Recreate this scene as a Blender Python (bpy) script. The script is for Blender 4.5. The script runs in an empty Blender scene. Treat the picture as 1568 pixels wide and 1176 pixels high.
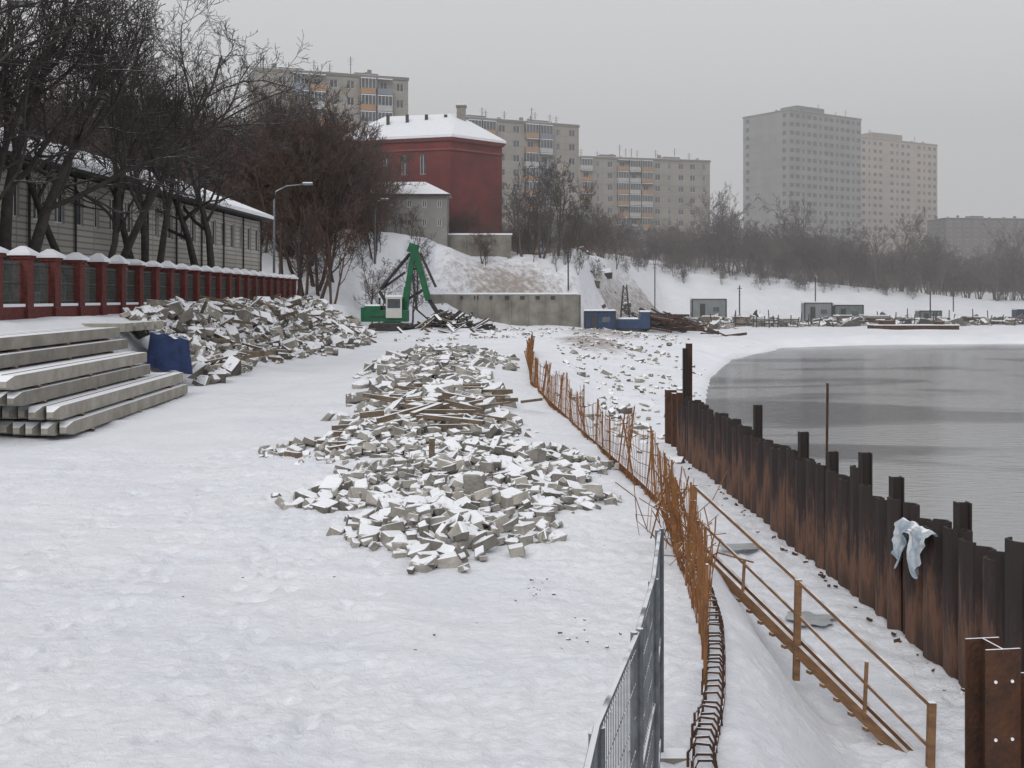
import bpy, bmesh, math, random
import numpy as np
from mathutils import Vector, Matrix, noise, Euler

random.seed(7); np.random.seed(7)
scene = bpy.context.scene
scene.view_settings.view_transform = 'Standard'
scene.view_settings.look = 'None'
scene.view_settings.exposure = 0

# ------------------------------------------------------------------ materials
SNOW = (0.86, 0.875, 0.915)
def mat(name, c1, c2=None, rough=0.8, nscale=3.0, bump=0.0, bscale=20.0, snow=None, metallic=0.0,
        island=0.0, stretch=None, spec=0.3, snowvar=0.35, snscale=4.0):
    m = bpy.data.materials.new(name); m.use_nodes = True
    nt = m.node_tree; N = nt.nodes; L = nt.links
    b = N['Principled BSDF']
    b.inputs['Roughness'].default_value = rough
    b.inputs['Metallic'].default_value = metallic
    b.inputs['Specular IOR Level'].default_value = spec
    if c2 is None: c2 = tuple(x*0.75 for x in c1)
    tc = N.new('ShaderNodeTexCoord')
    src = tc.outputs['Object']
    if stretch:
        mp = N.new('ShaderNodeMapping'); mp.inputs['Scale'].default_value = stretch
        L.new(src, mp.inputs['Vector']); src = mp.outputs['Vector']
    nz = N.new('ShaderNodeTexNoise'); nz.inputs['Scale'].default_value = nscale
    nz.inputs['Detail'].default_value = 5; nz.inputs['Roughness'].default_value = 0.65
    L.new(src, nz.inputs['Vector'])
    cr = N.new('ShaderNodeValToRGB')
    cr.color_ramp.elements[0].position = 0.33; cr.color_ramp.elements[1].position = 0.67
    cr.color_ramp.elements[0].color = (*c1, 1); cr.color_ramp.elements[1].color = (*c2, 1)
    L.new(nz.outputs['Fac'], cr.inputs['Fac'])
    col = cr.outputs['Color']
    if island > 0:
        g = N.new('ShaderNodeNewGeometry')
        mr = N.new('ShaderNodeMapRange')
        mr.inputs['To Min'].default_value = 1-island; mr.inputs['To Max'].default_value = 1+island*0.4
        L.new(g.outputs['Random Per Island'], mr.inputs['Value'])
        mx = N.new('ShaderNodeVectorMath'); mx.operation = 'SCALE'
        L.new(col, mx.inputs[0]); L.new(mr.outputs['Result'], mx.inputs['Scale'])
        col = mx.outputs['Vector']
    if snow is not None:
        g2 = N.new('ShaderNodeNewGeometry')
        sx = N.new('ShaderNodeSeparateXYZ'); L.new(g2.outputs['Normal'], sx.inputs[0])
        n2 = N.new('ShaderNodeTexNoise'); n2.inputs['Scale'].default_value = snscale
        n2.inputs['Detail'].default_value = 4
        L.new(tc.outputs['Object'], n2.inputs['Vector'])
        a = N.new('ShaderNodeMath'); a.operation = 'MULTIPLY_ADD'
        L.new(n2.outputs['Fac'], a.inputs[0]); a.inputs[1].default_value = snowvar*2
        a.inputs[2].default_value = -snowvar
        ad = N.new('ShaderNodeMath'); ad.operation = 'ADD'
        L.new(sx.outputs['Z'], ad.inputs[0]); L.new(a.outputs[0], ad.inputs[1])
        mr2 = N.new('ShaderNodeMapRange'); mr2.inputs['From Min'].default_value = snow-0.06
        mr2.inputs['From Max'].default_value = snow+0.08
        L.new(ad.outputs[0], mr2.inputs['Value'])
        mix = N.new('ShaderNodeMix'); mix.data_type = 'RGBA'
        L.new(mr2.outputs['Result'], mix.inputs['Factor'])
        L.new(col, mix.inputs['A']); mix.inputs['B'].default_value = (*SNOW, 1)
        col = mix.outputs['Result']
    L.new(col, b.inputs['Base Color'])
    if bump > 0:
        nb = N.new('ShaderNodeTexNoise'); nb.inputs['Scale'].default_value = bscale
        nb.inputs['Detail'].default_value = 5
        L.new(src, nb.inputs['Vector'])
        bp = N.new('ShaderNodeBump'); bp.inputs['Strength'].default_value = bump
        bp.inputs['Distance'].default_value = 0.05
        L.new(nb.outputs['Fac'], bp.inputs['Height']); L.new(bp.outputs['Normal'], b.inputs['Normal'])
    return m

def bark(name,c):
    m = bpy.data.materials.new(name); m.use_nodes = True
    b=m.node_tree.nodes['Principled BSDF']; N=m.node_tree.nodes; L=m.node_tree.links
    g=N.new('ShaderNodeObjectInfo'); mr=N.new('ShaderNodeMapRange'); mr.inputs['To Min'].default_value=.75; mr.inputs['To Max'].default_value=1.3
    L.new(g.outputs['Random'],mr.inputs['Value']); s=N.new('ShaderNodeVectorMath'); s.operation='SCALE'; s.inputs[0].default_value=c
    L.new(mr.outputs['Result'],s.inputs['Scale']); L.new(s.outputs['Vector'],b.inputs['Base Color'])
    b.inputs['Roughness'].default_value=.9; b.inputs['Specular IOR Level'].default_value=.15
    return m
M = {}
M['concrete_rubble'] = mat('concrete_rubble', (0.40,0.375,0.34), (0.25,0.235,0.21), 0.9, 3, 0.6, 14, snow=0.60, island=0.6, snowvar=0.55, snscale=5)
M['rubble_far'] = mat('rubble_far', (0.36,0.325,0.28), (0.20,0.185,0.16), 0.9, 2, 0.6, 8, snow=0.48, island=0.65, snowvar=0.6)
M['rubble_dark'] = mat('rubble_dark', (0.16,0.14,0.125), (0.07,0.06,0.055), 0.9, 2, 0.6, 8, snow=0.7, island=0.65, snowvar=0.5)
M['beam_concrete'] = mat('beam_concrete', (0.40,0.375,0.33), (0.27,0.25,0.215), 0.9, 1.3, 0.4, 12, snow=0.55, island=0.35)
M['snow'] = mat('snow_cover', SNOW, (0.80,0.82,0.865), 0.75, 1.5, 0.5, 5)
M['brick'] = mat('fence_brick', (0.17,0.05,0.042), (0.09,0.03,0.027), 0.85, 6, 0.3, 30, snow=0.9, snowvar=0.1)
M['grid_metal'] = mat('grid_metal', (0.10,0.12,0.11), (0.06,0.07,0.065), 0.6)
M['galv'] = mat('galvanised_steel', (0.20,0.215,0.23), (0.10,0.11,0.12), 0.5, 8, metallic=0.4, snow=0.85)
M['rust_dark'] = mat('rust_dark', (0.045,0.026,0.02), (0.10,0.045,0.025), 0.85, 4, 0.4, 25, snow=0.8)
M['rust_orange'] = mat('rust_orange', (0.29,0.13,0.045), (0.13,0.06,0.03), 0.85, 5, snow=0.9)
M['wood'] = mat('timber', (0.27,0.15,0.075), (0.15,0.085,0.05), 0.8, 3, 0.3, 18, snow=0.93, stretch=(1,1,4), snowvar=0.1)
M['wood_old'] = mat('old_timber', (0.20,0.15,0.105), (0.10,0.075,0.055), 0.9, 3, 0.4, 18, snow=0.6)
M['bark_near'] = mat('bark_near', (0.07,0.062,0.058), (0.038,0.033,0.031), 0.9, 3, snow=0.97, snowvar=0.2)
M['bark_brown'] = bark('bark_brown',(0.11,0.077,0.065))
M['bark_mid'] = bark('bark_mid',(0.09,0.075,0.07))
M['bark_far_hazed'] = bark('bark_far_hazed',(0.15,0.128,0.122))  # distant bark: paleness of haze painted into the base colour
M['glass'] = mat('window_glass', (0.05,0.055,0.065), (0.12,0.125,0.135), 0.15, 0.6, spec=0.5)
M['frame'] = mat('window_frame', (0.62,0.62,0.62), (0.52,0.52,0.52), 0.6)
M['red'] = mat('red_plaster', (0.19,0.04,0.038), (0.115,0.027,0.026), 0.9, 0.3, 0.3, 6)
M['red_trim'] = mat('red_trim', (0.25,0.075,0.065), (0.19,0.055,0.05), 0.9)
M['white_plaster'] = mat('white_plaster', (0.30,0.29,0.275), (0.22,0.21,0.20), 0.9, 0.6)
M['cab_white'] = mat('cab_white_paint', (0.5,0.5,0.48), (0.4,0.4,0.38), 0.5, 0.6)
M['green_paint'] = mat('green_paint', (0.02,0.125,0.06), (0.015,0.08,0.04), 0.5, 1.2, snow=0.8)
M['blue_paint'] = mat('blue_paint', (0.04,0.07,0.15), (0.025,0.045,0.09), 0.5, 1.0, snow=0.8)
M['grey_paint'] = mat('grey_paint', (0.30,0.32,0.33), (0.22,0.24,0.25), 0.6, 0.6, snow=0.8)
M['greengrey'] = mat('greengrey_paint', (0.20,0.25,0.24), (0.13,0.17,0.165), 0.6, 0.6, snow=0.8)
M['black_steel'] = mat('black_steel', (0.035,0.035,0.038), (0.06,0.055,0.05), 0.7, 2, snow=0.75)
M['tarp_blue'] = mat('blue_tarp', (0.02,0.04,0.12), (0.01,0.02,0.06), 0.55, 2, 0.5, 8, snow=0.93)
M['tarp_white'] = mat('white_tarp', (0.62,0.64,0.66), (0.22,0.30,0.38), 0.6, 2.4, 0.4, 8, snow=0.9)
M['retaining'] = mat('retaining_concrete', (0.28,0.265,0.235), (0.14,0.13,0.115), 0.9, 0.5, 0.3, 6, snow=0.8, snowvar=0.1)
M['ice'] = mat('grey_ice', (0.55,0.57,0.58), (0.38,0.40,0.41), 0.25, 2, spec=0.5)

def panel_mat(name, c1, seam=0.75, w=3.2, h=3.0):
    m = mat(name, c1, tuple(x*0.86 for x in c1), 0.9, 0.15)
    nt = m.node_tree; N = nt.nodes; L = nt.links; b = N['Principled BSDF']
    src = b.inputs['Base Color'].links[0].from_socket
    uv = N.new('ShaderNodeUVMap')
    br = N.new('ShaderNodeTexBrick'); br.offset = 0
    br.inputs['Scale'].default_value = 1; br.inputs['Brick Width'].default_value = w
    br.inputs['Row Height'].default_value = h; br.inputs['Mortar Size'].default_value = 0.05
    br.inputs['Color1'].default_value = (1,1,1,1); br.inputs['Color2'].default_value = (0.86,0.86,0.86,1)
    br.inputs['Mortar'].default_value = (seam*0.8, seam*0.8, seam*0.8, 1)
    L.new(uv.outputs['UV'], br.inputs['Vector'])
    mx = N.new('ShaderNodeMix'); mx.data_type = 'RGBA'; mx.blend_type = 'MULTIPLY'
    mx.inputs['Factor'].default_value = 1
    L.new(src, mx.inputs['A']); L.new(br.outputs['Color'], mx.inputs['B'])
    L.new(mx.outputs['Result'], b.inputs['Base Color'])
    return m
M['panel_beige'] = panel_mat('panel_beige', (0.38,0.355,0.32))
M['panel_grey'] = panel_mat('panel_grey', (0.31,0.30,0.29))
M['panel_pink'] = panel_mat('panel_pink', (0.50,0.42,0.36))
M['panel_dark'] = panel_mat('panel_dark', (0.16,0.14,0.14))
M['barrack'] = panel_mat('barrack_siding', (0.46,0.44,0.40), 0.65, 2.4, 0.35)
M['orange_panel'] = mat('orange_panel', (0.42,0.26,0.16), (0.36,0.22,0.13), 0.8, 1)
M['blue_panel'] = mat('blue_panel', (0.24,0.27,0.32), (0.19,0.22,0.27), 0.8, 1)
M['white_panel'] = mat('white_panel', (0.5,0.5,0.5), (0.42,0.42,0.42), 0.8, 1)

# ------------------------------------------------------------------ mesh builder
class MB:
    def __init__(s): s.v=[]; s.f=[]; s.m=[]; s.uv=[]
    def quad(s, pts, m=0, uv=None):
        i=len(s.v); s.v.extend([tuple(p) for p in pts]); s.f.append(tuple(range(i,i+len(pts)))); s.m.append(m)
        s.uv.append(uv if uv else [(0.5,0.5)]*len(pts))
    def box(s, c, size, rz=0.0, m=0, R=None):
        hx,hy,hz=[a/2 for a in size]
        if R is None: R=Matrix.Rotation(rz,3,'Z')
        c=Vector(c); i=len(s.v)
        for dz in(-1,1):
            for dx,dy in((-1,-1),(1,-1),(1,1),(-1,1)):
                s.v.append(tuple(c+R@Vector((dx*hx,dy*hy,dz*hz))))
        for f in((0,3,2,1),(4,5,6,7),(0,1,5,4),(1,2,6,5),(2,3,7,6),(3,0,4,7)):
            s.f.append(tuple(i+k for k in f)); s.m.append(m); s.uv.append([(0.5,0.5)]*4)
    def beam(s, a, b, w, h, m=0):
        a=Vector(a); b=Vector(b); d=b-a; L=d.length; d.normalize()
        up=Vector((0,0,1)) if abs(d.z)<0.95 else Vector((0,1,0))
        x=d.cross(up).normalized(); z=x.cross(d).normalized()
        R=Matrix((x,d,z)).transposed()
        s.box((a+b)/2,(w,L,h),m=m,R=R)
    def tube(s, pts, rad, n=4, m=0, cap=True):
        i0=len(s.v); k=len(pts)
        for j,p in enumerate(pts):
            p=Vector(p)
            d=Vector(pts[min(j+1,k-1)])-Vector(pts[max(j-1,0)])
            if d.length<1e-6: d=Vector((0,0,1))
            d.normalize()
            ref=Vector((0,0,1)) if abs(d.z)<0.9 else Vector((1,0,0))
            x=d.cross(ref).normalized(); y=d.cross(x)
            r=rad[j] if hasattr(rad,'__len__') else rad
            for q in range(n):
                a=2*math.pi*q/n
                s.v.append(tuple(p+x*(r*math.cos(a))+y*(r*math.sin(a))))
        for j in range(k-1):
            for q in range(n):
                a=i0+j*n+q; b=i0+j*n+(q+1)%n
                s.f.append((a,b,b+n,a+n)); s.m.append(m); s.uv.append([(0.5,0.5)]*4)
        if cap and n>=3:
            s.f.append(tuple(i0+(k-1)*n+q for q in range(n))); s.m.append(m); s.uv.append([(0.5,0.5)]*n)
    def build(s, name, mats, parent=None, smooth=False, uvs=False):
        me=bpy.data.meshes.new(name); me.from_pydata(s.v,[],s.f)
        for mm in mats: me.materials.append(mm)
        me.polygons.foreach_set('material_index', s.m)
        if uvs:
            ul=me.uv_layers.new(name='UVMap')
            flat=[c for f in s.uv for p in f for c in p]
            ul.data.foreach_set('uv', flat)
        if smooth: me.polygons.foreach_set('use_smooth',[True]*len(s.f))
        me.update()
        o=bpy.data.objects.new(name,me); scene.collection.objects.link(o)
        if parent: o.parent=parent
        return o
def empty(name, loc=(0,0,0)):
    e=bpy.data.objects.new(name,None); e.location=loc; scene.collection.objects.link(e); return e

# ------------------------------------------------------------------ terrain
def ss(t): t=np.clip(t,0,1); return t*t*(3-2*t)
SHORE=[(7.3,-30),(6.0,40),(10.4,63),(14.4,84),(21,110),(32,134),(44,142),(65,146),(120,150),(900,165)]
SX=np.array([p[0] for p in SHORE]); SY=np.array([p[1] for p in SHORE])
MOUNDS=[(-1.2,23,2.6,4.2,0.35),(-2.3,29,3.2,4.5,0.5),(-2.2,37,2.6,5.5,0.6),(-3.2,50,2.8,9,0.6),(-4.2,68,4.0,13,0.7),
        (-15.8,60,2.2,8,0.8),(-15.6,76,2.6,11,0.8),(-15.2,95,2.8,15,1.2),
        (-6,118,8,6,0.9),(7,100,3,12,0.5),(10,125,4,12,0.6)]
FX=np.array([-300,-40,-22,-14,-11,10,20,30,70,120,300]); FY=np.array([110,118,118,132,150,157.5,190,212,225,235,250])
HX=np.array([-300,-60,-22,-12,-6,0,10,25,45,68,110,300]); HH=np.array([18,16,12.8,12.3,10.0,10.0,11.6,10.6,7.6,5.6,3.2,3.0])
EY=np.array([-30,9.66,12.3,14.7,17.6,21.4,25,31,40,52,82,120]); EX=np.array([1.5,1.75,2.25,2.6,2.85,3.0,2.75,2.3,1.7,1.1,1.9,4.5])
XFY=np.array([-30,22,30,50,82,120]); XFX=np.array([4.2,4.3,4.0,4.6,9,24])
def terr(X,Y):
    X=np.asarray(X,float); Y=np.asarray(Y,float)
    h=3.1*ss((-14.6-X)/3.6)+10*ss((-30-X)/35)
    xe=np.interp(Y,EY,EX); xf=np.interp(Y,XFY,XFX)
    low=np.interp(Y,[-30,40,60,100,220],[-1.6,-1.6,-1.3,-1.0,-1.0])
    h=h+low*ss((X-xe)/(xf-xe))
    for (cx,cy,rx,ry,hh) in MOUNDS:
        r2=((X-cx)/rx)**2+((Y-cy)/ry)**2
        h=h+hh*np.exp(-r2*1.3)
    foot=np.interp(X,FX,FY); Hc=np.interp(X,HX,HH)
    W=np.interp(X,[-22,-13,-9,9,14],[28,20,14,20,30])
    s=ss((Y-foot)/W)
    h=h*(1-s)+Hc*s
    h=h+3.2*ss((Y-171)/6)*np.exp(-((X+9)/9.0)**4)*(1-ss((Y-200)/20))
    h=h+4*ss((Y-225)/60)*ss((120-X)/80)
    d2=np.full(X.shape,1e9)
    for i in range(len(SX)-1):
        ax,ay,bx,by=SX[i],SY[i],SX[i+1],SY[i+1]
        dx,dy=bx-ax,by-ay
        t=np.clip(((X-ax)*dx+(Y-ay)*dy)/(dx*dx+dy*dy),0,1)
        d2=np.minimum(d2,(X-ax-t*dx)**2+(Y-ay-t*dy)**2)
    d=np.sqrt(d2)
    inside=(X>np.interp(Y,SY,SX))&(Y<165)
    sd=np.where(inside,d,-d)
    bank=np.where(Y>45,4.0,0.6)
    pre=ss((sd+bank)/bank)*np.where(Y>45,1,0)
    h=h*(1-pre)+np.minimum(h,-1.75)*pre
    r=ss(sd/1.6)
    return h*(1-r)+(-4.5)*r
def tz(x,y): return float(terr(np.array([x]),np.array([y]))[0])

def axis(segs):
    out=[]
    for a,b,st in segs: out+=list(np.arange(a,b,st))
    return np.array(out+[segs[-1][1]])
xs=axis([(-2500,-300,200),(-300,-100,12),(-100,-30,2),(-30,-12,0.45),(-12,-6,.12),(-6,6,0.09),(6,8,0.12),(8,30,0.6),(30,120,2),(120,400,10),(400,3000,200)])
ys=axis([(-40,5,2),(5,22,0.09),(22,30,.12),(30,60,0.28),(60,130,0.8),(130,260,1.5),(260,500,10),(500,3500,200)])
GX,GY=np.meshgrid(xs,ys)
Z=terr(GX,GY)
nx,ny=len(xs),len(ys)
zz=Z.ravel().copy(); gx=GX.ravel(); gy=GY.ravel()
for i in range(len(zz)):
    x=gx[i]; y=gy[i]
    if -110<x<130 and y<270:
        v=noise.noise(Vector((x*0.28,y*0.22,3)))*0.12+noise.noise(Vector((x*1.1,y*0.7,9)))*0.05
        if y<60 and abs(x)<14:
            v+=noise.noise(Vector((x*3.2,y*2.2,1)))*0.022
            rr=noise.noise(Vector((x*0.35,y*0.25,20)))+.08
            if rr>0.0: v+=noise.noise(Vector((x*5.5,y*4.5,5)))*0.065*min(1,rr*5)
            v+=0.06*max(0,noise.noise(Vector((x*0.5,y*1.9+x*.4,31))))
        if x>4.2 and y<60: v+=abs(noise.noise(Vector((x*1.6,y*1.6,5))))*0.12
        zz[i]+=v
        if y>100: zz[i]+=noise.noise(Vector((x*0.12,y*0.12,7)))*0.35
def dimple(cx,cy,r,dep):
    ix=np.searchsorted(xs,[cx-r*2.2,cx+r*2.2]); iy=np.searchsorted(ys,[cy-r*3,cy+r*3])
    for b in range(iy[0],iy[1]):
        for a in range(ix[0],ix[1]):
            q=((xs[a]-cx)/r)**2+((ys[b]-cy)/(r*1.5))**2
            zz[b*nx+a]-=dep*(math.exp(-q*1.3)*1.25-.35*math.exp(-(q-1.6)**2*1.5))
for tr in range(11):
    x0=random.uniform(-5,0.0) - tr*0.45; y0=9+random.random(); drift=random.uniform(-.14,.05)
    for k in range(58):
        y0+=0.62+random.uniform(-.1,.1); x0+= drift+random.uniform(-0.09,0.09)
        dimple(x0+(0.14 if k%2 else -0.14),y0,random.uniform(.10,.14),random.uniform(.03,.10))
verts=np.stack([gx,gy,zz],1)
idx=np.arange(nx*ny).reshape(ny,nx)
q=np.stack([idx[:-1,:-1],idx[:-1,1:],idx[1:,1:],idx[1:,:-1]],-1).reshape(-1,4)
me=bpy.data.meshes.new('snow_ground'); me.from_pydata(verts.tolist(),[],q.tolist())
me.polygons.foreach_set('use_smooth',[True]*len(q))
dirt=np.zeros(len(zz))
foot=np.interp(gx,FX,FY)
t=(gy-foot)
dirt+=0.36*np.exp(-((gx+0.5)/8.5)**2)*np.exp(-((t-8)/6.0)**2)
dirt+=0.28*np.exp(-((t-10)/11)**2)*((gx>-30)&(gx<90))
dirt+=0.26*np.exp(-((gx-5.6)/0.8)**2)*(gy<60)
dirt+=0.27*((gy>60)&(gy<150)&(gx>2)&(gx<28))
dirt+=0.28*((gy>185)&(gy<216)&(gx>10))
for (cx,cy,rx,ry,hh) in MOUNDS: dirt+=0.30*np.exp(-(((gx-cx)/rx)**2+((gy-cy)/ry)**2)**2)
at=me.attributes.new('dirt','FLOAT','POINT'); at.data.foreach_set('value',dirt.astype(np.float32))
ground=bpy.data.objects.new('snow_ground',me); scene.collection.objects.link(ground)
m=bpy.data.materials.new('snow_ground'); m.use_nodes=True; nt=m.node_tree; N=nt.nodes; L=nt.links; b=N['Principled BSDF']
b.inputs['Roughness'].default_value=0.7; b.inputs['Specular IOR Level'].default_value=0.25
tc=N.new('ShaderNodeTexCoord')
def nz(scale,det=5,rough=0.6,dist=0):
    n=N.new('ShaderNodeTexNoise'); n.inputs['Scale'].default_value=scale; n.inputs['Detail'].default_value=det
    n.inputs['Roughness'].default_value=rough; n.inputs['Distortion'].default_value=dist
    L.new(tc.outputs['Object'],n.inputs['Vector']); return n
n1=nz(0.35,6)
cr=N.new('ShaderNodeValToRGB'); cr.color_ramp.elements[0].position=0.3; cr.color_ramp.elements[1].position=0.7
cr.color_ramp.elements[0].color=(0.80,0.82,0.88,1); cr.color_ramp.elements[1].color=(0.89,0.905,0.945,1)
L.new(n1.outputs['Fac'],cr.inputs['Fac'])
n2=nz(1.1,8,0.75)
aa=N.new('ShaderNodeAttribute'); aa.attribute_name='dirt'
ad=N.new('ShaderNodeMath'); ad.operation='ADD'; L.new(aa.outputs['Fac'],ad.inputs[0]); L.new(n2.outputs['Fac'],ad.inputs[1])
mr=N.new('ShaderNodeMapRange'); mr.inputs['From Min'].default_value=0.84; mr.inputs['From Max'].default_value=1.12; mr.inputs['To Max'].default_value=0.85
L.new(ad.outputs[0],mr.inputs['Value'])
n3=nz(4,4)
dc=N.new('ShaderNodeValToRGB'); dc.color_ramp.elements[0].color=(0.16,0.12,0.09,1); dc.color_ramp.elements[1].color=(0.34,0.27,0.22,1)
L.new(n3.outputs['Fac'],dc.inputs['Fac'])
mx=N.new('ShaderNodeMix'); mx.data_type='RGBA'
L.new(mr.outputs['Result'],mx.inputs['Factor']); L.new(cr.outputs['Color'],mx.inputs['A']); L.new(dc.outputs['Color'],mx.inputs['B'])
L.new(mx.outputs['Result'],b.inputs['Base Color'])
n4=nz(7,7,0.7,0.4)
bp=N.new('ShaderNodeBump'); bp.inputs['Strength'].default_value=0.8; bp.inputs['Distance'].default_value=0.08
L.new(n4.outputs['Fac'],bp.inputs['Height']); L.new(bp.outputs['Normal'],b.inputs['Normal'])
me.materials.append(m)

# ------------------------------------------------------------------ water
mb=MB(); mb.quad([(3,-40,-2),(1500,-40,-2),(1500,200,-2),(3,200,-2)])
wm=bpy.data.materials.new('river_water'); wm.use_nodes=True; nt=wm.node_tree; N=nt.nodes; L=nt.links; b=N['Principled BSDF']
tc=N.new('ShaderNodeTexCoord')
mp=N.new('ShaderNodeMapping'); mp.inputs['Scale'].default_value=(0.03,0.09,1); mp.inputs['Location'].default_value=(1.3,.4,0); L.new(tc.outputs['Object'],mp.inputs['Vector'])
nn=N.new('ShaderNodeTexNoise'); nn.inputs['Scale'].default_value=1.0; nn.inputs['Detail'].default_value=7; nn.inputs['Distortion'].default_value=0.8
L.new(mp.outputs['Vector'],nn.inputs['Vector'])
cr=N.new('ShaderNodeValToRGB'); cr.color_ramp.elements[0].position=0.43; cr.color_ramp.elements[1].position=0.48
cr.color_ramp.elements[0].color=(0.06,0.062,0.066,1); cr.color_ramp.elements[1].color=(0.28,0.285,0.287,1)
L.new(nn.outputs['Fac'],cr.inputs['Fac']); L.new(cr.outputs['Color'],b.inputs['Base Color'])
b.inputs['Roughness'].default_value=0.14; b.inputs['Specular IOR Level'].default_value=0.5
mp2=N.new('ShaderNodeMapping'); mp2.inputs['Scale'].default_value=(0.8,2.2,1); L.new(tc.outputs['Object'],mp2.inputs['Vector'])
nb=N.new('ShaderNodeTexNoise'); nb.inputs['Scale'].default_value=1.6; nb.inputs['Detail'].default_value=4; L.new(mp2.outputs['Vector'],nb.inputs['Vector'])
bp=N.new('ShaderNodeBump'); bp.inputs['Strength'].default_value=0.4; bp.inputs['Distance'].default_value=0.06
L.new(nb.outputs['Fac'],bp.inputs['Height']); L.new(bp.outputs['Normal'],b.inputs['Normal'])
mb.build('river_water',[wm])

# ------------------------------------------------------------------ rubble
TEMPL=[]
for k in range(20):
    bm=bmesh.new(); bmesh.ops.create_cube(bm,size=1)
    for v in bm.verts: v.co+=Vector([random.uniform(-0.12,0.12) for _ in range(3)])
    bmesh.ops.bevel(bm,geom=list(bm.edges),offset=random.uniform(.04,.1),segments=1,affect='EDGES')
    bm.verts.index_update()
    TEMPL.append((np.array([v.co[:] for v in bm.verts]),[tuple(v.index for v in f.verts) for f in bm.faces])); bm.free()
def scatter_blocks(name, items, material):
    V=[];F=[];off=0
    for (x,y,z,sx,sy,sz,rx,ry,rz) in items:
        tv,tf=random.choice(TEMPL)
        R=np.array(Euler((rx,ry,rz)).to_matrix())
        v=(tv*np.array([sx,sy,sz]))@R.T+np.array([x,y,z])
        V.append(v); F+= [tuple(off+i for i in f) for f in tf]; off+=len(v)
    me=bpy.data.meshes.new(name); me.from_pydata(np.concatenate(V).tolist(),[],F); me.materials.append(material)
    o=bpy.data.objects.new(name,me); scene.collection.objects.link(o); return o
def rnd_items(ellipses, smin, smax, stack=0.25, tilt=0.3):
    out=[]
    for (cx,cy,rx,ry,n) in ellipses:
        for _ in range(n):
            a=random.uniform(0,2*math.pi); r=math.sqrt(random.random())
            if random.random()<.06: r*=1.2
            wob=1+.25*math.sin(a*3+cx)+.12*math.sin(a*7+cy)
            x=cx+rx*r*wob*math.cos(a); y=cy+ry*r*wob*math.sin(a)
            s=random.uniform(smin,smax)*(0.55+0.9*random.random()**2)
            z=random.uniform(-0.05,stack)*max(0,1-r*r)+s*0.15
            big=random.random()<.25
            out.append([x,y,z,s*random.uniform(0.9,2.2 if big else 1.4),s*random.uniform(0.75,1.2),s*random.uniform(0.3 if big else .5,0.9),
                        random.gauss(0,tilt)+(1.57 if random.random()<.1 else 0),random.gauss(0,tilt),random.uniform(0,6.28)])
    zt=terr(np.array([o[0] for o in out]),np.array([o[1] for o in out]))
    for o,z in zip(out,zt): o[2]+=z
    return out
items=rnd_items([(-1.1,22.0,2.6,3.1,960),(-1.45,18.9,1.2,1.9,220),(-0.3,25.5,2.4,3,480),(-2.2,29,3.0,4.5,700),(1.0,21.8,.9,1.0,60)],0.15,0.275,0.3)
scatter_blocks('concrete_rubble_pile',items,M['concrete_rubble'])
items=rnd_items([(-2.4,36.5,2.4,5,380),(-3.2,49,2.5,9,430),(-4.2,68,3.7,13,560)],0.2,0.43,0.35)
scatter_blocks('concrete_rubble_pile',items,M['concrete_rubble'])
items=rnd_items([(-16.1,60,2.1,8,480),(-15.8,77,2.6,12,760),(-15.3,97,3.2,15,860),(-14.6,58,1.1,7,80)],0.26,0.68,0.6,.4)
scatter_blocks('concrete_rubble_heap',items,M['rubble_far'])
items=rnd_items([(4.6,48,2.2,9,60),(7,66,4,14,120),(9,95,5,16,150),(12,125,8,14,150),(-4,112,7,8,130),(6,140,14,8,160)],0.12,0.34,0.1)
scatter_blocks('shore_debris',items,M['rubble_far'])
items=rnd_items([(45,196,28,5,300),(85,205,35,5,260),(26,180,8,8,120)],0.4,1.2,0.6)
scatter_blocks('far_bank_debris',items,M['rubble_far'])
items=rnd_items([(48,199,30,5,240),(90,208,38,4,260),(24,182,9,8,120),(36,204,8,3,80),(120,215,40,4,160)],0.4,1.6,1.0,.5)
scatter_blocks('far_bank_debris',items,M['rubble_dark'])
items=[]
for k in range(70):
    y=random.uniform(11,39); xp=7-0.0253*y; x=xp-0.2-abs(random.gauss(0,0.15))
    s=random.uniform(0.03,0.08)
    items.append([x,y,tz(x,y)+s*0.3+.03,s*1.4,s,s*0.8,random.gauss(0,.4),random.gauss(0,.4),random.uniform(0,6)])
scatter_blocks('pile_foot_debris',items,M['rust_dark'])
items=[]
for (cx,cy) in [(0.45,15.6),(0.9,13.3)]:
    for k in range(12):
        x=random.gauss(cx,0.22); y=random.gauss(cy,0.35); s=random.uniform(0.01,0.025)
        items.append([x,y,tz(x,y)+0.03,s*2,s,s,random.gauss(0,.4),0,random.uniform(0,6)])
for k in range(14):
    x=random.uniform(-7,2); y=random.uniform(10,30); s=random.uniform(0.01,0.02)
    items.append([x,y,tz(x,y)+0.04,s*2,s,s,random.gauss(0,.4),0,random.uniform(0,6)])
scatter_blocks('scattered_chips',items,M['wood_old'])
mb=MB()
for k in range(60):
    x=random.gauss(-2.3,1.1); y=random.uniform(28,40)
    L_=random.uniform(0.5,1.6); a=random.gauss(0.15,0.5); tl=random.gauss(0,0.14)
    c=Vector((x,y,tz(x,y)+random.uniform(0.2,0.5))); d=Vector((math.cos(a),math.sin(a),tl))*L_/2
    mb.beam(c-d,c+d,random.uniform(0.08,0.2),random.uniform(0.06,0.16))
for k in range(7):
    x=random.uniform(-5.2,-3.6); y=random.uniform(27,31)
    L_=random.uniform(0.5,1.1); a=random.gauss(0.1,0.3)
    c=Vector((x,y,tz(x,y)+0.12)); d=Vector((math.cos(a),math.sin(a),0.03))*L_/2
    mb.beam(c-d,c+d,0.14,0.12)
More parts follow.
